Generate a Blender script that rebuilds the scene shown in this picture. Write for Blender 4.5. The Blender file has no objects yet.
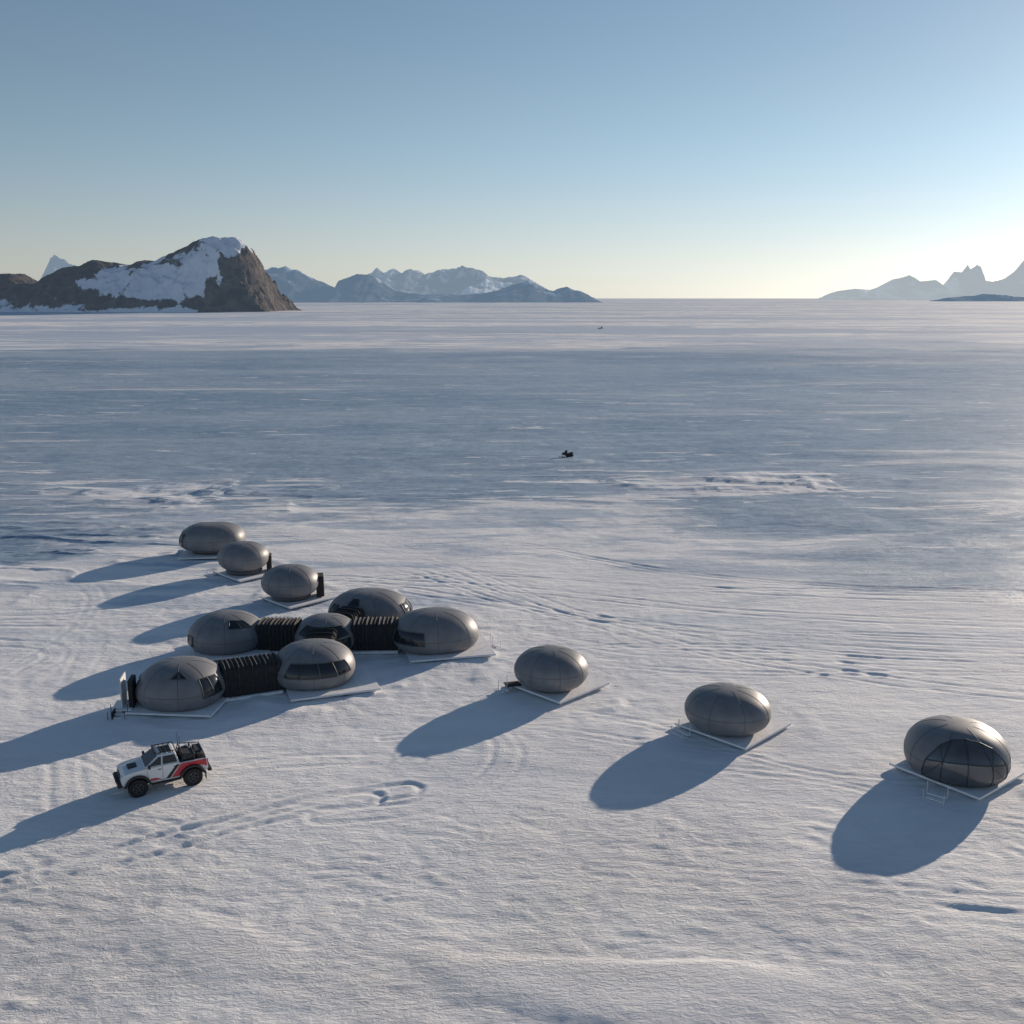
import bpy, bmesh, math, random
import numpy as np
from mathutils import Vector, Matrix
random.seed(4)
S=bpy.context.scene
# ------------------------------------------------------------------ helpers
def link(o,parent=None):
    S.collection.objects.link(o)
    if parent is not None: o.parent=parent
    return o
def empty(name,loc=(0,0,0),rz=0):
    e=bpy.data.objects.new(name,None); e.location=loc; e.rotation_euler=(0,0,rz); e.empty_display_size=.5
    S.collection.objects.link(e); return e
def mesh_obj(name,verts,faces,mat=None,parent=None,smooth=False):
    me=bpy.data.meshes.new(name); me.from_pydata([tuple(v) for v in verts],[],faces); me.update()
    if mat: me.materials.append(mat)
    if smooth: me.polygons.foreach_set('use_smooth',[True]*len(me.polygons))
    return link(bpy.data.objects.new(name,me),parent)
def bevel(o,w=.03,seg=2):
    m=o.modifiers.new('b','BEVEL'); m.width=w; m.segments=seg; m.limit_method='ANGLE'; m.angle_limit=.6
    return o
def box(name,c,s,mat,parent=None,rz=0,bv=.0,taper=1.0):
    hx,hy,hz=s[0]/2,s[1]/2,s[2]/2
    vs=[]
    for z,k in ((-hz,1),(hz,taper)):
        for x,y in((-hx,-hy),(hx,-hy),(hx,hy),(-hx,hy)): vs.append((x*k,y*k,z))
    fs=[(3,2,1,0),(4,5,6,7),(0,1,5,4),(1,2,6,5),(2,3,7,6),(3,0,4,7)]
    o=mesh_obj(name,vs,fs,mat,parent); o.location=c; o.rotation_euler=(0,0,rz)
    if bv: bevel(o,bv)
    return o
def curve(name,lines,r,mat,parent=None,res=1,cyclic=False):
    cu=bpy.data.curves.new(name,'CURVE'); cu.dimensions='3D'; cu.bevel_depth=r; cu.bevel_resolution=res
    for L in lines:
        sp=cu.splines.new('POLY'); sp.points.add(len(L)-1)
        for i,p in enumerate(L): sp.points[i].co=(p[0],p[1],p[2],1)
        sp.use_cyclic_u=cyclic
    cu.materials.append(mat); cu.use_fill_caps=True
    return link(bpy.data.objects.new(name,cu),parent)
def prism(name,poly,y0,y1,mat,parent=None,bv=0):
    n=len(poly)
    vs=[(p[0],y0,p[1]) for p in poly]+[(p[0],y1,p[1]) for p in poly]
    fs=[tuple(range(n)),tuple(range(2*n-1,n-1,-1))]
    for i in range(n):
        j=(i+1)%n; fs.append((i,i+n,j+n,j))
    o=mesh_obj(name,vs,fs,mat,parent)
    bm=bmesh.new(); bm.from_mesh(o.data); bmesh.ops.recalc_face_normals(bm,faces=bm.faces); bm.to_mesh(o.data); bm.free()
    if bv: bevel(o,bv,2)
    return o
# ------------------------------------------------------------------ numpy noise
def vn(x,y,seed=0):
    xi=np.floor(x); yi=np.floor(y); fx=x-xi; fy=y-yi
    xi=xi.astype(np.int64); yi=yi.astype(np.int64)
    fx=fx*fx*fx*(fx*(fx*6-15)+10); fy=fy*fy*fy*(fy*(fy*6-15)+10)
    def h(a,b):
        v=(a*374761393+b*668265263+seed*144269501)&0xffffffff
        v=((v^(v>>13))*1274126177)&0xffffffff
        v=v^(v>>16); return (v&0xffff)/65535.0
    a=h(xi,yi);b=h(xi+1,yi);c=h(xi,yi+1);d=h(xi+1,yi+1)
    return (a*(1-fx)+b*fx)*(1-fy)+(c*(1-fx)+d*fx)*fy
def fbm(x,y,o=4,seed=0):
    s=0;a=.5;t=0
    for i in range(o):
        s=s+a*(vn(x,y,seed+i)*2-1); t+=a; a*=.5; x,y=x*2.03*.9-y*.9+17.3,y*2.03*.9+x*.9+5.1
    return s/t
def ridged(x,y,o=5,seed=0):
    s=0;a=.5;t=0
    for i in range(o):
        s=s+a*(1-abs(vn(x,y,seed+i)*2-1))**1.5; t+=a; a*=.5
        x,y=x*2.05*.96-y*.55+11,y*2.05*.96+x*.55+3
    return s/t
def ss(a,b,x):
    t=np.clip((x-a)/(b-a),0,1); return t*t*(3-2*t)
# ------------------------------------------------------------------ materials
def newmat(name):
    m=bpy.data.materials.new(name); m.use_nodes=True
    return m,m.node_tree.nodes,m.node_tree.links,m.node_tree.nodes['Principled BSDF']
def simple(name,col,rough=.5,metal=0,var=.12,scale=6,bump=0,coat=0,spec=.5):
    m,N,L,P=newmat(name)
    tc=N.new('ShaderNodeTexCoord'); nz=N.new('ShaderNodeTexNoise'); nz.inputs['Scale'].default_value=scale; nz.inputs['Detail'].default_value=5
    L.new(tc.outputs['Object'],nz.inputs['Vector'])
    r=N.new('ShaderNodeMapRange'); r.inputs[1].default_value=.3; r.inputs[2].default_value=.7
    r.inputs[3].default_value=1-var; r.inputs[4].default_value=1+var
    L.new(nz.outputs[0],r.inputs[0])
    v=N.new('ShaderNodeVectorMath'); v.operation='SCALE'; v.inputs[0].default_value=col; L.new(r.outputs[0],v.inputs['Scale'])
    L.new(v.outputs[0],P.inputs['Base Color'])
    P.inputs['Roughness'].default_value=rough; P.inputs['Metallic'].default_value=metal
    P.inputs['Coat Weight'].default_value=coat; P.inputs['Specular IOR Level'].default_value=spec
    if bump:
        b=N.new('ShaderNodeBump'); b.inputs['Strength'].default_value=bump; b.inputs['Distance'].default_value=.03
        L.new(nz.outputs[0],b.inputs['Height']); L.new(b.outputs[0],P.inputs['Normal'])
    return m
M_shell=simple('pod_shell_paint',(.205,.204,.213),.5,.1,.12,1.3)
M_rib=simple('pod_seam',(.10,.10,.104),.5,.1)
M_glass=simple('tinted_glass',(.022,.026,.032),.1,0,.2,.8)
M_glass2=simple('screened_glass',(.12,.122,.13),.16,.35,.25,.8,spec=.7)
M_frame=simple('window_frame',(.03,.03,.032),.4)
M_frameG=simple('grey_window_frame',(.05,.05,.055),.4)
M_frameL=simple('light_frame',(.42,.41,.4),.4)
M_deck=simple('snowy_deck_boards',(.84,.83,.84),.7,0,.08,3,.3)
M_post=simple('white_post_paint',(.72,.72,.72),.5)
M_black=simple('black_fabric',(.024,.023,.024),.8,0,.3,3,.3)
M_black2=simple('dark_canvas_edge',(.045,.042,.04),.7,0,.3,3)
M_white=simple('white_car_paint',(.78,.78,.78),.3,0,.05,2,coat=.5)
M_red=simple('red_decal',(.55,.015,.035),.35,0,.1,3,coat=.4)
M_dk=simple('black_plastic',(.02,.02,.021),.55,0,.2,5)
M_tyre=simple('tyre_rubber',(.022,.021,.021),.85,0,.3,8,.3)
M_rim=simple('dark_alloy',(.12,.12,.125),.4,.7)
M_lamp=simple('headlight_glass',(.6,.62,.65),.1,0,.05)
M_tail=simple('tail_light',(.35,.01,.01),.2)
M_cargo=simple('cargo_cover',(.05,.05,.055),.7,0,.4,6,.5)

# ------------------------------------------------------------------ terrain height
pods=[
 dict(p=(25.6,54.9),a=2.85,b=2.85,c=1.9,r=-20,k='R1',dome=.82,zo=.0),
 dict(p=(13.65,60.9),a=2.7,b=2.5,c=1.46,r=-12,k='R2',dome=1.0,zo=.0),
 dict(p=(2.75,68.0),a=2.6,b=2.45,c=1.5,r=-18,k='R3',dome=1.0,zo=.05),
 dict(p=(-20.1,89.6),a=2.6,b=2.4,c=1.55,r=5,k='P3',dome=1.0,zo=.3),
 dict(p=(-26.6,98.4),a=2.5,b=2.4,c=1.5,r=0,k='P2',dome=1.0,zo=.4),
 dict(p=(-32.1,107.0),a=3.4,b=2.7,c=1.7,r=5,k='P1',dome=.8,zo=.45),
 dict(p=(-22.3,76.5),a=2.95,b=2.8,c=1.85,r=0,k='P4',dome=.7,zo=0),
 dict(p=(-11.9,82.4),a=3.5,b=2.8,c=1.95,r=-8,k='P5',dome=.7,zo=0),
 dict(p=(-14.5,76.3),a=2.5,b=2.4,c=1.7,r=0,k='P6',dome=.7,zo=0),
 dict(p=(-6.0,76.7),a=3.4,b=2.85,c=2.0,r=12,k='P7',dome=.7,zo=0),
 dict(p=(-22.4,65.6),a=2.9,b=2.8,c=1.9,r=-5,k='P8',dome=.7,zo=0),
 dict(p=(-14.15,69.3),a=2.95,b=2.8,c=1.9,r=8,k='P9',dome=.7,zo=0),
]
def base_h(x,y):
    d=np.hypot(x,y-60)
    z=.35*fbm(x/38,y/30,3,3)
    z=z+ss(130,700,d)*2.2*fbm(x/420,y/160,3,9)
    for q in pods:
        w=np.exp(-(((x-q['p'][0])**2+(y-q['p'][1])**2)/16.0))
        z=z*(1-w)
    return z
def gz(x,y): return float(base_h(np.array([float(x)]),np.array([float(y)]))[0])
tracks=[
 ([(-60,38),(-38,41),(-24,43.7),(-18,47),(-12,50.8),(-6,53)],.8,.09,.2),
 ([(-60,36),(-40,39.5),(-27,42.5),(-19,46.5),(-13,50),(-8,52)],.8,.09,.2),
 ([(-50,33),(-34,38.5),(-25,43),(-17,48.5),(-10,53),(-6,57)],.8,.05,.2),
 ([(-40,61),(-30,60),(-22,55),(-19.9,54),(-14,56.5),(-8,57)],.8,.035,.2),
 ([(-36,84),(-33,76),(-31,68),(-28,60),(-24,51)],.85,.035,.22),
 ([(-1.8,63),(-.3,58),(-1.5,54),(-5,51),(-10,50)],.8,.06,.2),
 ([(-45,100),(-38,90),(-36,80),(-37,72),(-39,62)],.8,.035,.22),
 ([(-55,87),(-42,86),(-34,88.5),(-28,93),(-20,97),(-8,95),(5,92),(25,85),(60,81)],.8,.055,.25),
 ([(-55,84),(-40,83),(-30,84),(-26,88),(-20,94),(-8,98),(5,98),(25,92),(60,88)],.8,.05,.25),
 ([(-10,93),(6,85),(22,79),(40,76),(80,73)],.8,.055,.25),
 ([(-18,107),(-5,95),(6,84),(18,74),(34,67),(54,63),(80,62)],.8,.06,.2),
 ([(-14,112),(-3,97),(8,84),(24,73),(44,66),(80,65)],.8,.045,.2),
 ([(-4,92),(4,86),(14,82),(30,80),(60,77)],.35,.06,.2),
 ([(2,80),(10,76),(22,74.5),(40,72),(70,69)],.8,.055,.2),
 ([(-1,74),(6,77),(18,77),(34,74),(60,75)],.35,.06,.2),
 ([(0,112),(20,98),(50,92),(90,90)],.35,.07,.3),
 ([(-40,114),(-25,114),(-12,106),(0,98),(30,93),(70,98)],.35,.06,.25),
 ([(4,74),(16,71),(30,71),(60,70)],.35,.06,.2),
 ([(-42,69),(-37,70),(-35,74),(-37,77),(-42,78)],.8,.05,.22),
 ([(10,56),(18,54),(27,49),(36,48),(55,50)],.35,.055,.18),
 ([(4,64),(10,61),(14,57),(22,54),(40,55),(60,57)],.35,.05,.18),
 ([(-8,60),(0,61.5),(8,59),(16,57)],.35,.05,.18),
 ([(4,45),(14,43),(26,41.2),(44,39)],.8,.05,.18),
 ([(6,43.5),(17,41.8),(28,39.8),(44,37)],.35,.05,.18),
]
def catmull(P,n=8):
    P=[np.array(p,float) for p in P]; P=[2*P[0]-P[1]]+P+[2*P[-1]-P[-2]]; out=[]
    for i in range(1,len(P)-2):
        for k in range(n):
            t=k/n; a,b,c,d=P[i-1],P[i],P[i+1],P[i+2]
            out.append(.5*((2*b)+(-a+c)*t+(2*a-5*b+4*c-d)*t*t+(-a+3*b-3*c+d)*t**3))
    out.append(P[-2]); return out
core=np.arange(-50,50.01,.18)
def grow(start,step,g,end):
    o=[];v=start
    while v<end: step*=g; v+=step; o.append(v)
    return o
xr=grow(50,.2,1.05,70000)
X1=np.array([-v for v in xr[::-1]]+list(core)+xr)
Y1=np.array([-4000,-600,-60,10,22,28,31]+list(np.arange(32,62,.12))+list(np.arange(62,112.01,.18))+grow(112,.2,1.025,75000))
GX,GY=np.meshgrid(X1,Y1); x=GX.ravel(); y=GY.ravel()
z=base_h(x,y)
near=1-ss(160,300,y); near*= (1-ss(80,130,abs(x)))
ca,sa=math.cos(math.radians(-9)),math.sin(math.radians(-9))
u=x*ca+y*sa; v=-x*sa+y*ca
idx=np.where(near>.001)[0]
xx,yy,uu,vv=x[idx],y[idx],u[idx],v[idx]
fg=1-ss(44,56,yy+5*fbm(xx/9,yy/6,3,21))
wu=uu+1.2*fbm(xx/5,yy/5,2,31); wv=vv+.8*fbm(xx/4,yy/4,2,32)
patch=ss(-.25,.3,fbm(xx/13,yy/6,3,5))
patch2=ss(-.3,.25,fbm(xx/7,yy/4,3,8))
dxr=xx-4.5; dyr=yy-37.0+.10*dxr+1.0*fbm(xx/6,yy/9,2,12)
q_=(dxr/9.0)**2+np.where(dyr>0,(dyr/1.4)**2,(dyr/3.4)**2)
dr=1-ss(.25,1.1,q_)
dx2=xx+13.0; dy2=yy-39.2+.2*dx2+.8*fbm(xx/5,yy/7,2,13)
q2=(dx2/4.6)**2+np.where(dy2>0,(dy2/1.6)**2,(dy2/2.6)**2)
dr2=1-ss(.1,1.1,q2)
smooth=np.clip(1-.93*dr-.7*dr2,0,1)
hs=.06*(ridged(wu/2.8,wv/.75,4,41)-.55)*patch*(.3+.7*fg)
hs+=.05*(ridged(wu/1.1,wv/.40,4,46)-.55)*(.12+.88*fg*patch2)
hs+=.08*fbm(wu/.75,wv/.45,4,51)*(.15+.85*fg*(.5+.5*patch2))
lim=.036
hs=lim*np.tanh(hs/lim)
h=hs*smooth
h+=.045*fbm(xx/2.6,yy/1.7,3,61)*smooth*(.5+.5*fg)
h+=.17*dr+.08*dr2
reg=np.exp(-(((xx-33)/22)**2+((yy-150)/9)**2))+np.exp(-(((xx+46)/20)**2+((yy-143)/11)**2))
h+=.50*reg*ss(.5,.85,ridged(uu/14,vv/4.0,4,45))
h+=.12*fbm(xx/6,yy/5,4,77)*ss(95,130,yy)
# low wind drifts left of and behind the camp
regL=np.exp(-(((xx+52)/16)**2+((yy-112)/22)**2))
h+=.22*regL*ss(.5,.85,ridged(uu/9,vv/3.0,4,48))
camp=np.exp(-(((xx+12)/34)**2+((yy-76)/20)**2))
h+=.06*fbm(xx/.8,yy/.8,3,71)*camp
z[idx]+=h*near[idx]
for P,g,dep,w in tracks:
    C=np.array(catmull(P))
    mn=C.min(0)-3; mx=C.max(0)+3
    ii=np.where((x>mn[0])&(x<mx[0])&(y>mn[1])&(y<mx[1]))[0]
    if len(ii)==0: continue
    px,py=x[ii],y[ii]; best=np.full(len(ii),1e9)
    for a,b in zip(C[:-1],C[1:]):
        d=b-a; L2=(d**2).sum()+1e-9
        t=np.clip(((px-a[0])*d[0]+(py-a[1])*d[1])/L2,0,1)
        best=np.minimum(best,np.hypot(px-a[0]-t*d[0],py-a[1]-t*d[1]))
    best=best+.18*fbm(px/3,py/3,2,87)
    k=(.6+.4*ss(.1,.75,vn(px/1.6,py/5.3,80)))*(.25+.75*ss(.25,.8,vn(px/11,py/8,84)))
    e=(best-g)/w
    z[ii]+=k*(-dep*np.exp(-e*e)+dep*.45*np.exp(-((abs(best-g)-w*1.9)/(w*.8))**2))
for q in pods:
    cx,cy=q['p']; dx=x-cx; dy=y-cy
    m=(abs(dx)<9)&(abs(dy)<9)
    rr=np.hypot(dx[m],dy[m]); an=np.arctan2(dy[m],dx[m])
    z[m]+=.12*np.exp(-((rr-4.6-.9*np.sin(an*2+cx))/.8)**2)*ss(.35,.8,vn(dx[m]*.35+cx,dy[m]*.35,90))
nx,ny=len(X1),len(Y1)
def fill_grid(me,x,y,z,nx,ny,smooth=True):
    me.vertices.add(nx*ny); co=np.empty((nx*ny,3),np.float32); co[:,0]=x;co[:,1]=y;co[:,2]=z
    me.vertices.foreach_set('co',co.ravel())
    I=np.arange(nx*ny).reshape(ny,nx)
    Q=np.stack([I[:-1,:-1],I[:-1,1:],I[1:,1:],I[1:,:-1]],-1).reshape(-1,4)
    me.loops.add(Q.size); me.loops.foreach_set('vertex_index',Q.ravel().astype(np.int32))
    me.polygons.add(len(Q)); me.polygons.foreach_set('loop_start',np.arange(0,Q.size,4,dtype=np.int32))
    me.polygons.foreach_set('use_smooth',np.full(len(Q),smooth)); me.update(); me.validate()
me=bpy.data.meshes.new('snow_ground'); fill_grid(me,x,y,z,nx,ny)
ground=link(bpy.data.objects.new('snow_ground',me))
m,N,L,P=newmat('snow_and_blue_ice')
geo=N.new('ShaderNodeNewGeometry')
def mapping(scale,rot=0,loc=(0,0,0)):
    mp=N.new('ShaderNodeMapping'); mp.inputs['Scale'].default_value=scale; mp.inputs['Rotation'].default_value=(0,0,math.radians(rot)); mp.inputs['Location'].default_value=loc
    L.new(geo.outputs['Position'],mp.inputs['Vector']); return mp.outputs[0]
def noise(vec,scale=1,detail=4,rough=.55,dist=0):
    n=N.new('ShaderNodeTexNoise'); n.inputs['Scale'].default_value=scale; n.inputs['Detail'].default_value=detail
    n.inputs['Roughness'].default_value=rough; n.inputs['Distortion'].default_value=dist
    L.new(vec,n.inputs['Vector']); return n.outputs[0]
def mr(v,a,b,c=0,d=1,smooth=True):
    r=N.new('ShaderNodeMapRange'); r.interpolation_type='SMOOTHSTEP' if smooth else 'LINEAR'
    for i,q in zip((1,2,3,4),(a,b,c,d)): r.inputs[i].default_value=q
    L.new(v,r.inputs[0]); return r.outputs[0]
def mth(op,a,b=None,c=None):
    n=N.new('ShaderNodeMath'); n.operation=op
    for i,q in enumerate((a,b,c)):
        if q is None: continue
        if isinstance(q,(int,float)): n.inputs[i].default_value=q
        else: L.new(q,n.inputs[i])
    return n.outputs[0]
def mixc(f,a,b):
    n=N.new('ShaderNodeMix'); n.data_type='RGBA'
    if isinstance(f,float): n.inputs[0].default_value=f
    else: L.new(f,n.inputs[0])
    for i,q in ((6,a),(7,b)):
        if isinstance(q,tuple): n.inputs[i].default_value=(*q,1)
        else: L.new(q,n.inputs[i])
    return n.outputs[2]
def gauss(cx,cy,rx,ry):
    a=mth('POWER',mth('ABSOLUTE',mth('DIVIDE',mth('SUBTRACT',PX,cx),rx)),2.0)
    b=mth('POWER',mth('ABSOLUTE',mth('DIVIDE',mth('SUBTRACT',PY,cy),ry)),2.0)
    return mth('EXPONENT',mth('MULTIPLY',mth('ADD',a,b),-1.0))
sp=N.new('ShaderNodeSeparateXYZ'); L.new(geo.outputs['Position'],sp.inputs[0]); PX,PY=sp.outputs[0],sp.outputs[1]
warp=noise(mapping((.016,.034,1),-18,(3,1,0)),1,9,.68,.5)
tongue=mth('MULTIPLY',gauss(-68,118,24,26),46)
tongue2=mth('MULTIPLY',gauss(62,112,34,26),22)
Yw=mth('ADD',mth('ADD',mth('ADD',mth('ADD',PY,mth('MULTIPLY',PX,.32)),tongue),tongue2),mth('MULTIPLY',mth('SUBTRACT',warp,.5),190))
Yf=mth('ADD',PY,mth('MULTIPLY',mth('SUBTRACT',noise(mapping((.0022,.006,1)),1,6,.62),.5),900))
ice=mth('MULTIPLY',mr(Yw,112,138),mr(Yf,430,640,1,0))
streak=noise(mapping((.010,.085,1),-7),1,7,.66,.6)
streakb=noise(mapping((.045,.26,1),-10,(3,7,0)),1,7,.68,1.4)
zone=mth('MAXIMUM',gauss(33,149,27,11),gauss(-50,143,24,11))
zone=mth('MAXIMUM',zone,mth('MULTIPLY',gauss(-5,132,60,14),.5))
thr=mth('ADD',streakb,mth('MULTIPLY',zone,.16))
snowpatch=mr(thr,.60,.63)
snowpatch=mth('MAXIMUM',snowpatch,mth('MULTIPLY',mr(streak,.56,.66),mr(PY,180,420,.6,.5)))
icem=mth('MULTIPLY',ice,mth('SUBTRACT',1,snowpatch))
grain=noise(mapping((.45,1.0,1),-6),1,5,.78)
grain2=noise(mapping((.09,.30,1),-8,(4,4,0)),1,7,.75)
g_all=mth('ADD',mth('MULTIPLY',grain,.55),mth('MULTIPLY',grain2,.45))
iceC=mixc(mr(g_all,.43,.57),(.14,.235,.36),(.44,.53,.62))
icL=mixc(mr(noise(mapping((.004,.020,1),-3),1,7,.66),.40,.60),(.235,.335,.46),(.48,.55,.62))
iceC=mixc(.48,iceC,icL)
band=noise(mapping((.0007,.006,1),3),1,8,.68)
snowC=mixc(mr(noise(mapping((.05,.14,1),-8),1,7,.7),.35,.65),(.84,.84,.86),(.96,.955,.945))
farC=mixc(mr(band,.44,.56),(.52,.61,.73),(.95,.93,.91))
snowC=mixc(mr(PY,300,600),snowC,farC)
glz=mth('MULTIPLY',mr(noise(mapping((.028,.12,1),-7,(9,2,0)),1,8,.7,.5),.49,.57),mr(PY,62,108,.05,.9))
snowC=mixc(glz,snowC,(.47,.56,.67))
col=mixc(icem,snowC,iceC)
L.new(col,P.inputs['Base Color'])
L.new(mth('SUBTRACT',.8,mth('MULTIPLY',icem,.38)),P.inputs['Roughness'])
P.inputs['Specular IOR Level'].default_value=.35
b1=noise(mapping((1.3,3.4,1.5),-9),1,8,.7,.6)
b2=noise(mapping((5,8,5),-9),1,5,.65)
b3=noise(mapping((.22,.8,1),-6),1,6,.62)
rm=mr(noise(mapping((.07,.14,1),0,(2,8,0)),1,4),.38,.62,.5,1)
rm=mth('MULTIPLY',rm,mr(PY,40,62,1.4,.55))
bh=mth('ADD',mth('MULTIPLY',mth('ADD',mth('MULTIPLY',b1,.32),mth('MULTIPLY',b2,.12)),rm),mth('MULTIPLY',b3,.22))
bmp=N.new('ShaderNodeBump'); bmp.inputs['Strength'].default_value=.95; bmp.inputs['Distance'].default_value=.6
L.new(bh,bmp.inputs['Height']); L.new(bmp.outputs[0],P.inputs['Normal'])
me.materials.append(m)

# ------------------------------------------------------------------ mountains
def mountain_mat(name,rock1,rock2,snow,painted_haze,f,sc=.03,bd=14,k1=1.1):
    m,N,L,P=newmat(name)
    at=N.new('ShaderNodeAttribute'); at.attribute_name='snow'
    geo=N.new('ShaderNodeNewGeometry')
    nz=N.new('ShaderNodeTexNoise'); nz.inputs['Scale'].default_value=sc; nz.inputs['Detail'].default_value=9; nz.inputs['Roughness'].default_value=.7
    L.new(geo.outputs['Position'],nz.inputs['Vector'])
    a=N.new('ShaderNodeMath'); a.operation='MULTIPLY_ADD'; L.new(nz.outputs[0],a.inputs[0]); a.inputs[1].default_value=k1; L.new(at.outputs['Fac'],a.inputs[2])
    r=N.new('ShaderNodeMapRange'); r.inputs[1].default_value=.47+k1*.5; r.inputs[2].default_value=.57+k1*.5; L.new(a.outputs[0],r.inputs[0])
    mx=N.new('ShaderNodeMix'); mx.data_type='RGBA'; mx.inputs[6].default_value=(*rock1,1); mx.inputs[7].default_value=(*rock2,1)
    r2=N.new('ShaderNodeMapRange'); r2.inputs[1].default_value=.42; r2.inputs[2].default_value=.58; L.new(nz.outputs[0],r2.inputs[0]); L.new(r2.outputs[0],mx.inputs[0])
    mx2=N.new('ShaderNodeMix'); mx2.data_type='RGBA'; L.new(r.outputs[0],mx2.inputs[0]); L.new(mx.outputs[2],mx2.inputs[6]); mx2.inputs[7].default_value=(*snow,1)
    L.new(mx2.outputs[2],P.inputs['Base Color']); P.inputs['Roughness'].default_value=.9; P.inputs['Specular IOR Level'].default_value=.1
    bp=N.new('ShaderNodeBump'); bp.inputs['Strength'].default_value=.9; bp.inputs['Distance'].default_value=bd
    inv=N.new('ShaderNodeMath'); inv.operation='MULTIPLY'; L.new(nz.outputs[0],inv.inputs[0])
    k=N.new('ShaderNodeMapRange'); k.inputs[3].default_value=1.0; k.inputs[4].default_value=.22; L.new(r.outputs[0],k.inputs[0]); L.new(k.outputs[0],inv.inputs[1])
    L.new(inv.outputs[0],bp.inputs['Height']); L.new(bp.outputs[0],P.inputs['Normal'])
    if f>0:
        em=N.new('ShaderNodeEmission'); em.inputs[0].default_value=(*painted_haze,1)  # aerial haze painted in as an even emission mixed over rock and snow
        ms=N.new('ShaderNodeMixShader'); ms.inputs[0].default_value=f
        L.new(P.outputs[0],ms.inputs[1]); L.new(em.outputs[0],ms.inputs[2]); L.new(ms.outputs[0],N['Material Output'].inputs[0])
    return m
def grid_mesh(name,x,y,z,nx,ny,mat,snow,smooth=True):
    me=bpy.data.meshes.new(name); fill_grid(me,x,y,z,nx,ny,smooth)
    at=me.attributes.new('snow','FLOAT','POINT'); at.data.foreach_set('value',snow.astype(np.float32))
    me.materials.append(mat)
    return link(bpy.data.objects.new(name,me))
nx2,ny2=600,300
gx,gy=np.meshgrid(np.linspace(-1400,-430,nx2),np.linspace(1860,2560,ny2)); gx=gx.ravel(); gy=gy.ravel()
prof=[(-1400,45),(-1250,62),(-1130,68),(-1060,82),(-1020,78),(-985,56),(-969,62),(-950,74),(-918,88),(-880,92),(-847,104),(-800,97),(-776,97),(-740,101),(-715,106),(-680,122),(-655,130),(-625,143),(-598,148),(-575,152),(-556,151),(-543,143),(-530,128),(-518,104),(-509,74),(-498,52),(-486,22),(-476,2),(-468,-8),(-440,-12)]
wx=gx+7*fbm(gx/45,gy/45,5,101)
ph=np.interp(wx,[p[0] for p in prof],[p[1] for p in prof])
ry=2105+26*fbm(gx/140,gx*0,3,104)+ss(-700,-1100,gx)*60
dy=gy-ry+20*fbm(gx/55,gy/55,5,106)
wd=105+(48+25*fbm(gx/100,gx*0,3,107))*ss(-560,-680,gx)
t_=np.clip(-dy/wd,0,1); front=1-t_**1.45; back=1-np.clip(dy/330,0,1)
shape=np.where(dy<0,front,ss(0,1,back))
R=ridged(gx/70,gy/70,6,110)-.55
R2=ridged(gx/24,gy/24,5,115)-.5
right=ss(-600,-540,gx)
z2=ph*shape*(1+.08*R)+(30*R+(14+12*right)*R2)*np.clip((1-shape)*2.0+.10,0,1)*np.clip(shape*3,0,1)*np.clip(ph/50,0,1)-3
def blob(cx,cz,rx,rz): return np.exp(-(((gx-cx)/rx)**2+((z2-cz)/rz)**2))
rock=np.zeros_like(gx)
rock+=1.35*blob(-925,62,85,36)+1.25*blob(-1065,55,75,30)+1.0*blob(-850,95,65,13)
edge=gx-(z2-60)*.34+34*fbm(gx/28,z2/28,4,130)
rock+=1.2*ss(-604,-548,edge)*ss(148,100,z2)+1.05*blob(-665,134,40,16)+.9*blob(-770,99,80,9)
rock+=1.05*blob(-735,17,120,10)+.85*blob(-840,34,60,12)+.6*blob(-690,112,45,11)
rock+=1.05*np.clip(R*1.2-.05,-.25,.32)*(z2>6)
snow=(1-np.clip(rock,0,1.08))+.24*fbm(gx/26,gy/26,4,120)
# snow caught on ledges of the right-hand face
snow+=right*.35*ss(.1,.35,R2)
snow*=.85
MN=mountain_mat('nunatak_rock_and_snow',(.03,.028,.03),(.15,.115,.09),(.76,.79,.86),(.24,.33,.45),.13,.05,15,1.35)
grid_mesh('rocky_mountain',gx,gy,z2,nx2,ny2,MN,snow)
def rng(name,Y,pts,depth,seed,mat,snowfun,amp=.25,ns=None,n=700,m=110,sil=.08):
    X=[p[0] for p in pts]; H=[p[1] for p in pts]
    ns=ns or depth*.28
    gx,gy=np.meshgrid(np.linspace(X[0],X[-1],n),np.linspace(Y-depth,Y+depth*1.2,m)); gx=gx.ravel();gy=gy.ravel()
    ph=np.interp(gx+ns*.05*fbm(gx/ns*3,gy/ns*3,4,seed+5),X,H)
    ph=ph*(1+sil*fbm(gx/(ns*.35),gx*0,5,seed+6))
    ridge=Y+depth*.3*fbm(gx/(ns*1.1),gx*0,4,seed+3)
    d=gy-ridge; sh=np.where(d<0,1-np.clip(-d/(depth*.7),0,1),1-np.clip(d/(depth*.9),0,1))
    R=ridged(gx/ns,gy/ns,6,seed)-.55
    z=ph*sh*(1+amp*R*.6+ (1-sh)*R*1.3)-3
    e=np.minimum(ss(0,.04,(gx-X[0])/(X[-1]-X[0])),ss(0,.04,(X[-1]-gx)/(X[-1]-X[0])))
    z=z*e-4*(1-e)
    grid_mesh(name,gx,gy,z,n,m,mat,snowfun(gx,gy,z,R,sh))
def W(px,py,t): return ((px-512)/1024*t, 27+max(0,(298-py))/1024*t)
t=7200
M1=mountain_mat('hazy_rock_mountain',(.07,.08,.10),(.15,.16,.18),(.62,.68,.78),(.18,.27,.38),.64,.012,40)
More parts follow.
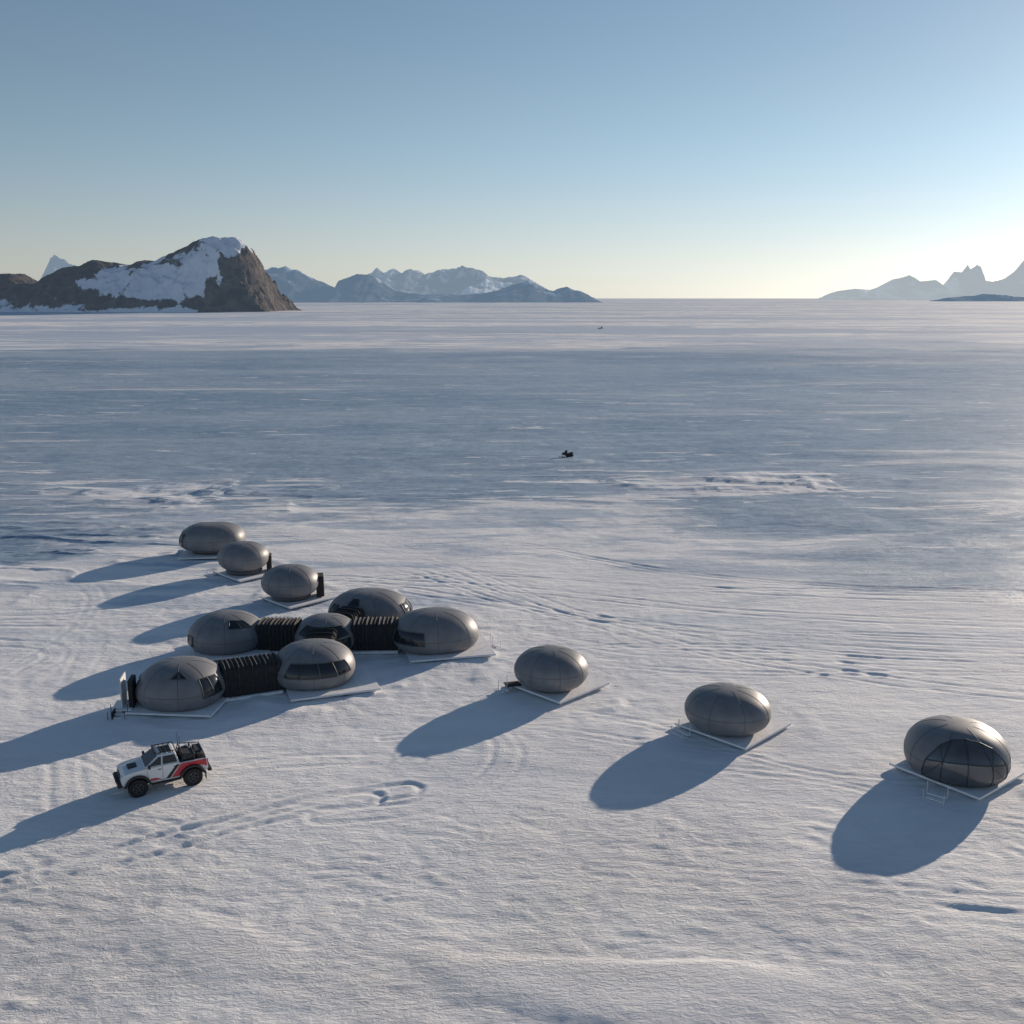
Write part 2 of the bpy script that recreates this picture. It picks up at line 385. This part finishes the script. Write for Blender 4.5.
rng('mountain_range',7000,[W(a,b,t) for a,b in [(255,290),(272,274),(285,271),(300,269),(318,277),(330,282),(345,288),(350,280),(366,274),(376,275),(386,281),(400,291),(430,294),(470,294),(500,290),(515,284),(528,281),(540,288),(552,291),(565,287),(580,293),(597,299)]],900,200,M1,lambda a,b,z,R,s:.28+.75*R+.16*(s))
t=12500
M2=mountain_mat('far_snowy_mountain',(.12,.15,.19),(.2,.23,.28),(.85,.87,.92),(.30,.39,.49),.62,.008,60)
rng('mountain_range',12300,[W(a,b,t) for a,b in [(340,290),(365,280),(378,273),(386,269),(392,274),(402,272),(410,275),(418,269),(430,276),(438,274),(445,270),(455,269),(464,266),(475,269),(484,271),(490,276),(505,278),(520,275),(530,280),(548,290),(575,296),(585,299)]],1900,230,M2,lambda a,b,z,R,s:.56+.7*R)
t=5200
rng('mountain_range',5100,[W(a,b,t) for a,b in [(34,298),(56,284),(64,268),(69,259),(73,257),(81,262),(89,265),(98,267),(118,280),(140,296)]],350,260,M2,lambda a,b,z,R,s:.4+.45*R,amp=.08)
t=16300
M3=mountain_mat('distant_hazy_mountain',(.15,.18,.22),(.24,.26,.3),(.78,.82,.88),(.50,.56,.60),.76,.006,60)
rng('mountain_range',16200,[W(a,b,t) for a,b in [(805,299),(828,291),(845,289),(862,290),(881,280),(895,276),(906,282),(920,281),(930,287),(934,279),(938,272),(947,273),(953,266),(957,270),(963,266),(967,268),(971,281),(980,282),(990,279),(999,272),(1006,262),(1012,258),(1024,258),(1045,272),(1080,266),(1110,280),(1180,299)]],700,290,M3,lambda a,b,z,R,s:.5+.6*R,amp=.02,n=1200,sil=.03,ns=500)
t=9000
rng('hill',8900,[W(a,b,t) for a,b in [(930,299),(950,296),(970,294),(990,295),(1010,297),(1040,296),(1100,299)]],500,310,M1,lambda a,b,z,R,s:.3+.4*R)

# ------------------------------------------------------------------ pods
def make_pod(q,wins,deck=None,deckrot=45,decksize=(5,5),ribs=True,glass=None,frame=None,e1=.88,e2=.95,tris=None):
    a,b,c=q['a'],q['b'],q['c']; X,Y=q['p']; rot=math.radians(q['r'])
    z0=gz(X,Y); e=empty('dome_pod',(X,Y,z0))
    zb=-1.12*q['dome']
    zc=.38-zb+q['zo']
    def sp(v,p): return math.copysign(abs(v)**p,v)
    def surf(az,el,k=1.0):
        th=math.radians(az-90)-rot; ph=math.radians(el)
        ce,se=sp(math.cos(ph),e1),sp(math.sin(ph),.95)
        lx=a*ce*sp(math.cos(th),e2); ly=b*ce*sp(math.sin(th),e2); lz=(c if se>0 else 1.4)*se
        lz=max(lz,zb)
        lx*=k;ly*=k;lz*=k
        return Vector((lx*math.cos(rot)-ly*math.sin(rot),lx*math.sin(rot)+ly*math.cos(rot),lz+zc))
    nu,nv=72,30
    vs=[];fs=[]
    for j in range(nv+1):
        el=-90+180*j/nv
        for i in range(nu): vs.append(surf(360*i/nu,el))
    for j in range(nv):
        for i in range(nu):
            k=(i+1)%nu; fs.append((j*nu+i,j*nu+k,(j+1)*nu+k,(j+1)*nu+i))
    sh=mesh_obj('shell',vs,fs,M_shell,e,True)
    bm=bmesh.new(); bm.from_mesh(sh.data); bmesh.ops.remove_doubles(bm,verts=bm.verts,dist=.002); bmesh.ops.recalc_face_normals(bm,faces=bm.faces); bm.to_mesh(sh.data); bm.free()
    if ribs:
        lines=[]
        for azr in range(0,360,45):
            lines.append([surf(azr+10,el,1.0) for el in range(-40,83,6)])
        lines.append([surf(azr,6,1.0) for azr in range(0,361,6)])
        curve('shell_seams',lines,.014,M_rib,e)
    edges=[]
    gv=[];gf=[]
    for w in wins:
        A,B,C,D=[Vector(p) for p in w]
        n=6; o=len(gv)
        for j in range(n+1):
            for i in range(n+1):
                s_,t_=i/n,j/n
                p=(A*(1-s_)+B*s_)*(1-t_)+(D*(1-s_)+C*s_)*t_
                gv.append(surf(p.x,p.y,1.008))
        for j in range(n):
            for i in range(n):
                k=o+j*(n+1)+i; gf.append((k,k+1,k+n+2,k+n+1))
        for p,r in ((A,B),(B,C),(C,D),(D,A)):
            if (p-r).length<.5: continue
            edges.append([surf(*(p.lerp(r,s/6)),1.010) for s in range(7)])
    if wins:
        mesh_obj('windows',gv,gf,glass or M_glass,e,True)
        curve('window_frames',edges,.035,frame or M_frame,e)
    if tris:
        curve('glazing_bars',[[surf(*(Vector(p).lerp(Vector(r),s/6)),1.009) for s in range(7)] for p,r in tris],.022,frame or M_frame,e)
    cr=[]
    for i in range(48):
        an=2*math.pi*i/48; cr.append((a*.62*math.cos(an)*math.cos(rot)-b*.62*math.sin(an)*math.sin(rot), a*.62*math.cos(an)*math.sin(rot)+b*.62*math.sin(an)*math.cos(rot), .42+q['zo']*.5))
    curve('base_ring',[cr],.07+q['zo']*.4,M_rib,e,cyclic=True)
    if deck:
        dx,dy=deck; dr=math.radians(deckrot)
        box('deck',(dx,dy,.28),(decksize[0],decksize[1],.14),M_deck,e,dr,.02)
        for sx in (-1,0,1):
            box('deck_beam',(dx-math.sin(dr)*sx*decksize[1]*.42,dy+math.cos(dr)*sx*decksize[1]*.42,.16),(decksize[0]*.96,.14,.1),M_frameL,e,dr)
            for sy in (-1,0,1):
                lx,ly=sx*decksize[0]*.44,sy*decksize[1]*.44
                box('deck_leg',(dx+lx*math.cos(dr)-ly*math.sin(dr),dy+lx*math.sin(dr)+ly*math.cos(dr),-.02),(.09,.09,.3),M_frameL,e,dr)
    return e,surf
def steps(e,x,y,rz,mat=M_post,h=.34):
    g=math.radians(rz)
    for i in range(2):
        box('step',(x+math.cos(g)*(.3*i),y+math.sin(g)*(.3*i),h-.12*(i+1)),(.3,1.0,.06),M_deck,e,g)
    for s in(-1,1):
        ox,oy=-math.sin(g)*.55*s,math.cos(g)*.55*s
        curve('handrail',[[(x+ox,y+oy,.2),(x+ox,y+oy,.9)],[(x+ox+.6*math.cos(g),y+oy+.6*math.sin(g),-.1),(x+ox+.6*math.cos(g),y+oy+.6*math.sin(g),.6)]],.024,mat,e)
K={q['k']:q for q in pods}
w=[];tr=[]
bot=[-62,-38,-12,18,44]; mid=[-56,-36,-13,14,38]; top=[-44,-32,-14,8,24]
for i in range(4):
    lb=[-26,-32,-34,-32,-26]; lm=[12,16,18,16,12]; lt=[42,54,59,54,42]
    w.append(((bot[i],lb[i]),(bot[i+1],lb[i+1]),(mid[i+1],lm[i+1]),(mid[i],lm[i])))
    w.append(((mid[i],lm[i]),(mid[i+1],lm[i+1]),(top[i+1],lt[i+1]),(top[i],lt[i])))
for i in (0,3):
    if i==0: tr.append(((mid[1],lm[1]),(top[0],lt[0]))); tr.append(((bot[0],lb[0]),(mid[1],lm[1])))
    else: tr.append(((mid[3],lm[3]),(top[4],lt[4]))); tr.append(((bot[4],lb[4]),(mid[3],lm[3])))
e,_=make_pod(K['R1'],w,(.35,.35),38,(5.5,5.5),glass=M_glass2,frame=M_frameG,e1=.8,e2=.9,tris=tr)
steps(e,-2.2,-2.9,-130)
e,_=make_pod(K['R2'],[],(.5,.55),45,(5.3,5.3)); steps(e,-2.8,-.6,-150)
e,_=make_pod(K['R3'],[],(.5,.55),45,(5.2,5.2)); steps(e,-3.1,-.2,180)
box('entrance_mat',(-2.7,.15,.38),(1.1,.9,.04),M_black,e,.3)
e,_=make_pod(K['P3'],[],(.6,.4),45,(5.1,5.1))
box('entrance_porch',(2.55,.7,1.35),(.7,1.5,1.9),M_black,e,.2,.08); 
e,_=make_pod(K['P2'],[],(.4,.5),45,(5.3,5.3))
box('entrance_porch',(2.35,.7,1.2),(.5,1.3,1.6),M_black,e,.2,.08); steps(e,-2.9,0,180)
e,_=make_pod(K['P1'],[((-88,-22),(-66,-22),(-62,32),(-86,34)),((-66,-22),(-44,-14),(-42,30),(-62,32))],(.4,.0),8,(7.4,5.4),e1=.7,e2=.75)
e,_=make_pod(K['P4'],[((18,40),(40,38),(38,58),(22,60)),((40,38),(62,34),(56,54),(38,58)),((-62,-8),(-42,-8),(-44,14),(-62,14))],(.2,-.1),20,(5.6,5.4))
e,_=make_pod(K['P5'],[((62,-15),(84,-15),(82,34),(62,34)),((84,-15),(100,-12),(98,34),(82,34)),((-66,0),(-46,0),(-48,34),(-64,34)),((-30,38),(-12,38),(-16,56),(-28,56))],(.2,0),0,(6.2,5),e1=.8,e2=.88)
e,_=make_pod(K['P6'],[((-48,22),(-22,18),(-20,46),(-42,48)),((-22,18),(4,16),(2,46),(-20,46)),((4,16),(28,16),(24,46),(2,46)),((28,16),(54,20),(48,46),(24,46)),((30,-14),(58,-14),(56,12),(30,10))],(0,0),0,(4.6,4.4))
e,_=make_pod(K['P7'],[((-68,0),(-46,0),(-46,27),(-66,25)),((-46,0),(-26,0),(-26,28),(-46,27)),((-26,0),(-6,0),(-8,27),(-26,28))],(.9,-.3),14,(6.6,5.6),frame=M_rib,e1=.82,e2=.9)
steps(e,4.4,.6,10)
e,_=make_pod(K['P8'],[((44,0),(62,0),(60,38),(44,38)),((62,0),(82,0),(78,36),(60,38)),((-2,44),(10,44),(11,60),(10,60)),((13,44),(26,44),(14,60),(13,60)),((-90,-20),(-62,-20),(-62,30),(-88,30))],(.1,-.1),-5,(5.8,5.2),frame=M_rib,e1=.82,e2=.9)
box('wind_screen',(-3.55,-1.1,1.25),(.08,1.5,2.3),M_post,e,.15)
box('entrance_door_frame',(-2.95,-1.1,1.2),(.3,1.3,2.1),M_black,e,.15,.04)
box('landing',(-3.5,-1.3,.38),(1.3,1.8,.08),M_deck,e,.15)
box('stair_stringer',(-3.75,-2.5,.25),(.08,.9,.5),M_black,e,.1)
steps(e,-3.4,-2.4,-90,M_frame)
e,_=make_pod(K['P9'],[((-30,5),(-6,5),(-6,36),(-24,35)),((-6,5),(18,5),(16,36),(-6,36)),((18,5),(42,5),(38,35),(16,36)),((42,5),(70,5),(64,32),(38,35))],(1.2,-.5),20,(6.2,5.2),frame=M_rib,e1=.82,e2=.9)
# ------------------------------------------------------------------ tunnels (bellows)
def tunnel(A,B,ra,rb,w=2.2,h=2.15):
    A=Vector((*A,0));B=Vector((*B,0)); d=(B-A).normalized(); P0=A+d*ra; P1=B-d*rb
    Ln=(P1-P0).length; ang=math.atan2(d.y,d.x)
    e=empty('connecting_tunnel',(P0.x,P0.y,gz(P0.x,P0.y)+.3),ang)
    n=max(4,int(Ln/.3)); vs=[];fs=[]
    pr=[(-.5,0),(-.5,.88),(-.42,.98),(-.12,1.0),(.12,1.0),(.42,.98),(.5,.88),(.5,0)]
    for i in range(2*n+1):
        s=1.0 if i%2 else .95
        for p in pr: vs.append((Ln*i/(2*n),p[0]*w*s,p[1]*h*(s if p[1]>0 else 1)))
    for i in range(2*n):
        for j in range(8):
            k=(j+1)%8; fs.append((i*8+j,i*8+k,(i+1)*8+k,(i+1)*8+j))
    mesh_obj('bellows',vs,fs,M_black,e)
    rib=[]
    for i in range(1,2*n,6):
        rib.append([(Ln*i/(2*n),p[0]*w*1.01,p[1]*h*1.01) for p in pr])
    curve('hoops',rib,.03,M_black2,e)
    box('walkway_base',(Ln/2,0,-.12),(Ln,w*1.15,.2),M_deck,e)
tunnel(K['P8']['p'],K['P9']['p'],2.6,2.5)
tunnel(K['P4']['p'],K['P6']['p'],2.6,2.1)
tunnel(K['P6']['p'],K['P7']['p'],2.1,2.9)
tunnel(K['P6']['p'],K['P9']['p'],2.0,2.4)
tunnel(K['P6']['p'],K['P5']['p'],2.0,2.6)

# ------------------------------------------------------------------ pickup truck
def wheel(name,e,x,y,z,r=.5,w=.38,side=1):
    vs=[];fs=[];n=40
    prof=[(.28*r/.5,-w*.5*.7),(.40*r/.5,-w*.5),(.47*r/.5,-w*.46),(r,-w*.36),(r,w*.36),(.47*r/.5,w*.46),(.40*r/.5,w*.5),(.28*r/.5,w*.5*.7)]
    for i in range(n):
        a=2*math.pi*i/n
        for k,(rr,yy) in enumerate(prof):
            if k in(3,4): rr-= .022*(i%2)
            vs.append((rr*math.cos(a),yy,rr*math.sin(a)))
    m=len(prof)
    for i in range(n):
        for k in range(m):
            k2=(k+1)%m; j=(i+1)%n
            fs.append((i*m+k,i*m+k2,j*m+k2,j*m+k))
    o=mesh_obj(name+'_tyre',vs,fs,M_tyre,e); o.location=(x,y,z)
    vs=[(0,0,0)];fs=[]
    for i in range(24):
        a=2*math.pi*i/24; vs.append((.29*math.cos(a),0,.29*math.sin(a)))
    for i in range(24): fs.append((0,1+i,1+(i+1)%24))
    o=mesh_obj(name+'_disc',vs,fs,M_dk,e); o.location=(x,y+side*w*.22,z)
    sp=[[(.04*math.cos(a),0,.04*math.sin(a)),(.28*math.cos(a),0,.28*math.sin(a))] for a in [k*math.pi/3 for k in range(6)]]
    o=curve(name+'_spokes',sp,.035,M_rim,e); o.location=(x,y+side*w*.3,z)
    o=curve(name+'_rim',[[(.285*math.cos(k*math.pi/12),0,.285*math.sin(k*math.pi/12)) for k in range(24)]],.025,M_rim,e,cyclic=True); o.location=(x,y+side*w*.36,z)
TX,TY=-19.75,53.75
T=empty('pickup_truck',(TX,TY,gz(TX,TY)-.02),math.radians(208))
def arc(cx,cz,r,a0,a1,n=8): return [(cx+r*math.cos(math.radians(a0+(a1-a0)*i/n)),cz+r*math.sin(math.radians(a0+(a1-a0)*i/n))) for i in range(n+1)]
fw,rw,zr=1.5,-1.45,.5
side=[(2.3,.82),(2.36,1.05),(2.31,1.28),(2.12,1.42),(1.15,1.55),(-.78,1.56),(-.80,1.50),(-2.28,1.50),(-2.32,.9),(-2.22,.78)]
side+= [(rw-.64,.74)]+arc(rw,zr+.05,.62,162,18)+[(rw+.66,.66),(fw-.66,.66)]+arc(fw,zr+.05,.62,162,18)+[(fw+.7,.74)]
prism('body_side_and_hood',side,-.92,.92,M_white,T,.06)
def hexa(name,b,t,mat,bv=.05):
    (x0,x1,y,z0),(X0,X1,Yt,z1)=b,t
    vs=[(x0,-y,z0),(x1,-y,z0),(x1,y,z0),(x0,y,z0),(X0,-Yt,z1),(X1,-Yt,z1),(X1,Yt,z1),(X0,Yt,z1)]
    o=mesh_obj(name,vs,[(3,2,1,0),(4,5,6,7),(0,1,5,4),(1,2,6,5),(2,3,7,6),(3,0,4,7)],mat,T)
    if bv: bevel(o,bv,3)
    return o
hexa('cab',(-.80,1.12,.86,1.52),(-.62,.30,.70,2.12),M_white,.07)
def plate(name,pts,mat,off):
    p=[Vector(q)+Vector(off) for q in pts]; return mesh_obj(name,p,[tuple(range(len(p)))],mat,T)
WS=[(1.02,-.78,1.585),(1.02,.78,1.585),(.36,.64,2.06),(.36,-.64,2.06)]
plate('windscreen',WS,M_glass,(.025,0,.025))
plate('rear_window',[(-.785,-.7,1.62),(-.785,.7,1.62),(-.655,.6,2.03),(-.655,-.6,2.03)],M_glass,(-.02,0,.0))
for s in(1,-1):
    plate('front_side_window',[(.92,s*.838,1.6),(.2,s*.838,1.6),(.16,s*.728,2.03),(.30,s*.728,2.03)],M_glass,(0,s*.02,0))
    plate('rear_side_window',[(.12,s*.838,1.6),(-.68,s*.838,1.6),(-.56,s*.728,2.03),(.08,s*.728,2.03)],M_glass,(0,s*.02,0))
    plate('red_decal',[(-.3,s*.926,.76),(-.86,s*.926,1.47),(-2.24,s*.926,1.47),(-2.26,s*.926,1.0),(-2.1,s*.926,1.1),(-1.5,s*.926,1.25),(-.9,s*.926,.98),(-.78,s*.926,.76)],M_red,(0,0,0))
    plate('black_decal',[(.0,s*.926,.76),(-.6,s*.926,1.46),(-.8,s*.926,1.46),(-.24,s*.926,.76)],M_dk,(0,0,0))
    plate('red_stripe',[(.85,s*.926,.78),(.2,s*.926,.78),(.5,s*.926,.92),(.8,s*.926,.92)],M_red,(0,0,0))
    for cx in(fw,rw):
        out=arc(cx,zr+.05,.72,170,10,12); inn=arc(cx,zr+.05,.60,10,170,12)
        prism('wheel_arch_flare',out+inn,s*.90,s*1.06,M_dk,T,.015)
    box('side_step',(0,s*.98,.62),(1.6,.2,.06),M_dk,T,0,.02)
    box('door_mirror',(.86,s*1.06,1.66),(.14,.22,.2),M_dk,T,0,.04)
    box('headlight',(2.26,s*.70,1.2),(.16,.38,.2),M_lamp,T,0,.04)
    box('tail_light',(-2.31,s*.84,1.25),(.06,.14,.36),M_tail,T,0,.02)
    box('door_handle',(-.55,s*.935,1.38),(.18,.03,.04),M_dk,T); box('door_handle',(.3,s*.935,1.38),(.18,.03,.04),M_dk,T)
    box('mud_flap',(rw-.72,s*.86,.5),(.03,.34,.45),M_dk,T)
    curve('door_gaps',[[(.9,s*.921,.72),(.98,s*.921,1.5)],[(.15,s*.921,.7),(.15,s*.921,1.53)],[(-.72,s*.921,.8),(-.76,s*.921,1.5)],[(.9,s*.921,.75),(-.72,s*.921,.75)]],.008,M_dk,T)
    wheel('front_wheel',T,fw,s*.86,zr+.02,.54,.42,s); wheel('rear_wheel',T,rw,s*.86,zr+.02,.54,.42,s)
box('front_grille',(2.345,0,1.14),(.05,.98,.26),M_dk,T,0,.03)
box('front_bumper',(2.42,0,.82),(.26,1.84,.26),M_dk,T,0,.06)
box('winch_bar',(2.58,0,.98),(.06,1.2,.08),M_dk,T,0,.02)
box('rear_bumper',(-2.42,0,.72),(.22,1.7,.18),M_dk,T,0,.04)
box('chassis',(0,0,.56),(4.4,.9,.22),M_dk,T)
for cx in (fw,rw): box('axle',(cx,0,.5),(.14,1.6,.14),M_dk,T)
box('hood_scoop',(1.65,0,1.515),(.5,.6,.07),M_dk,T,0,.03)
box('bed_floor_liner',(-1.54,0,1.512),(1.42,1.66,.03),M_dk,T,0,.01)
box('cargo_box',(-1.3,.25,1.68),(.75,.95,.34),M_cargo,T,.05,.08)
box('cargo_box',(-1.95,-.2,1.64),(.5,1.1,.26),M_cargo,T,-.08,.08)
box('gear_bag',(-1.95,.5,1.62),(.4,.35,.2),M_cargo,T,.3,.08)
box('spare_tyre_cover',(-1.25,-.5,1.66),(.6,.5,.28),M_dk,T,.2,.1)
rl=[]
for s in(1,-1):
    rl+=[[(-.9,s*.84,1.5),(-1.0,s*.82,1.95),(-2.15,s*.82,1.78),(-2.22,s*.86,1.5)],[(-1.6,s*.82,1.86),(-1.6,s*.84,1.5)]]
rl+=[[(-1.0,-.82,1.95),(-1.0,.82,1.95)],[(-2.15,-.82,1.78),(-2.15,.82,1.78)],[(-1.6,-.82,1.86),(-1.6,.82,1.86)]]
curve('bed_rack',rl,.032,M_dk,T)
rk=[]
for s in(1,-1): rk.append([(.38,s*.6,2.2),(-.66,s*.6,2.2)]); 
for xx_ in(.38,.1,-.15,-.4,-.66): rk.append([(xx_,-.62,2.2),(xx_,.62,2.2)])
for s in(1,-1):
    for xx_ in(.25,-.5): rk.append([(xx_,s*.6,2.1),(xx_,s*.6,2.2)])
curve('roof_rack',rk,.025,M_dk,T)
box('roof_light_bar',(.45,0,2.22),(.1,1.1,.1),M_dk,T,0,.02)
box('roof_hatch',(-.15,0,2.135),(.6,.8,.04),M_dk,T,0,.015)
curve('antennas',[[(-.85,.7,1.9),(-.87,.72,3.0)],[(-1.0,-.8,1.95),(-1.0,-.82,2.6)]],.014,M_dk,T)
box('antenna_base',(-.9,.7,2.0),(.12,.12,.2),M_dk,T,0,.03)

# ------------------------------------------------------------------ distant snow vehicles
def snowmobile(px,py,rz,s=1.0,sled=True):
    e=empty('snowmobile',(px,py,float(z[np.argmin((x-px)**2+(y-py)**2)])),math.radians(rz)); e.scale=(s,s,s)
    prism('cowl',[(.2,.45),(1.25,.5),(1.45,.7),(.9,1.0),(.45,1.08),(.2,.8)],-.35,.35,M_dk,e,.06)
    prism('seat',[(-1.2,.55),(.3,.55),(.3,.8),(-.3,.78),(-1.1,.92),(-1.25,.85)],-.22,.22,M_black,e,.05)
    prism('track_belt',[(-1.3,.1),(-1.15,0),(.3,0),(.55,.35),(.3,.5),(-1.2,.5)],-.25,.25,M_tyre,e,.04)
    prism('windshield',[(.45,1.05),(.6,1.05),(.35,1.4),(.3,1.4)],-.28,.28,M_glass,e)
    for sy in(-1,1): 
        prism('ski',[(.6,.02),(1.7,.02),(1.9,.2),(1.85,.22),(1.65,.07),(.6,.07)],sy*.5-.07,sy*.5+.07,M_dk,e)
        curve('ski_strut',[[(1.1,sy*.3,.5),(1.2,sy*.5,.07)]],.03,M_dk,e)
    curve('handlebar',[[(.35,-.4,1.15),(.45,0,1.1),(.35,.4,1.15)]],.025,M_dk,e)
    if sled:
        prism('cargo_sled',[(-3.9,.12),(-1.9,.12),(-1.7,.4),(-1.9,.7),(-3.6,.8),(-3.95,.5)],-.4,.4,M_cargo,e,.06)
        curve('tow_bar',[[(-1.8,0,.3),(-1.2,0,.3)]],.03,M_dk,e)
snowmobile(9.7,176,215,.85,False)
snowmobile(80,930,60,1.5)

# ------------------------------------------------------------------ world, sun, camera
el=12.8; az=41.5
w_=bpy.data.worlds.new('World'); S.world=w_; w_.use_nodes=True
Nw,Lw=w_.node_tree.nodes,w_.node_tree.links
sky=Nw.new('ShaderNodeTexSky'); sky.sky_type='NISHITA'; sky.sun_disc=False
sky.sun_elevation=math.radians(el); sky.sun_rotation=math.radians(az)
sky.altitude=1200; sky.air_density=1.0; sky.dust_density=.4; sky.ozone_density=1.6
# hazy polar air: toward the horizon the sky goes pale instead of yellow
tc=Nw.new('ShaderNodeTexCoord'); sx=Nw.new('ShaderNodeSeparateXYZ'); Lw.new(tc.outputs['Generated'],sx.inputs[0])
f=Nw.new('ShaderNodeMapRange'); f.interpolation_type='SMOOTHSTEP'
for i,q in zip((1,2,3,4),(.0,.34,.84,.1)): f.inputs[i].default_value=q
Lw.new(sx.outputs[2],f.inputs[0])
bw=Nw.new('ShaderNodeRGBToBW'); Lw.new(sky.outputs[0],bw.inputs[0])
f2=Nw.new('ShaderNodeMapRange'); f2.interpolation_type='SMOOTHSTEP'
for i,q in zip((1,2,3,4),(.0,.15,0,1)): f2.inputs[i].default_value=q
Lw.new(sx.outputs[2],f2.inputs[0])
tn=Nw.new('ShaderNodeMix'); tn.data_type='RGBA'; Lw.new(f2.outputs[0],tn.inputs[0]); tn.inputs[6].default_value=(.88,.90,.85,1); tn.inputs[7].default_value=(.72,1.02,1.30,1)
vm=Nw.new('ShaderNodeVectorMath'); vm.operation='SCALE'; Lw.new(tn.outputs[2],vm.inputs[0]); Lw.new(bw.outputs[0],vm.inputs['Scale'])
mx=Nw.new('ShaderNodeMix'); mx.data_type='RGBA'; Lw.new(f.outputs[0],mx.inputs[0]); Lw.new(sky.outputs[0],mx.inputs[6]); Lw.new(vm.outputs[0],mx.inputs[7])
bg=Nw['Background']; Lw.new(mx.outputs[2],bg.inputs[0]); bg.inputs[1].default_value=.098
sl=bpy.data.lights.new('sun','SUN'); sl.energy=5.0; sl.angle=math.radians(.5); sl.color=(1,.84,.68)
so=bpy.data.objects.new('sun',sl); S.collection.objects.link(so)
d=Vector((math.sin(math.radians(az))*math.cos(math.radians(el)),math.cos(math.radians(az))*math.cos(math.radians(el)),math.sin(math.radians(el))))
so.rotation_euler=d.to_track_quat('Z','Y').to_euler(); so.location=(40,60,60)
cd=bpy.data.cameras.new('camera'); cd.sensor_width=24; cd.lens=24; cd.clip_end=200000; cd.clip_start=.5
co_=bpy.data.objects.new('camera',cd); S.collection.objects.link(co_); co_.location=(0,0,27)
co_.rotation_euler=(math.radians(90-11.8),0,0); S.camera=co_
S.view_settings.view_transform='Standard'; S.view_settings.look='None'; S.view_settings.exposure=0
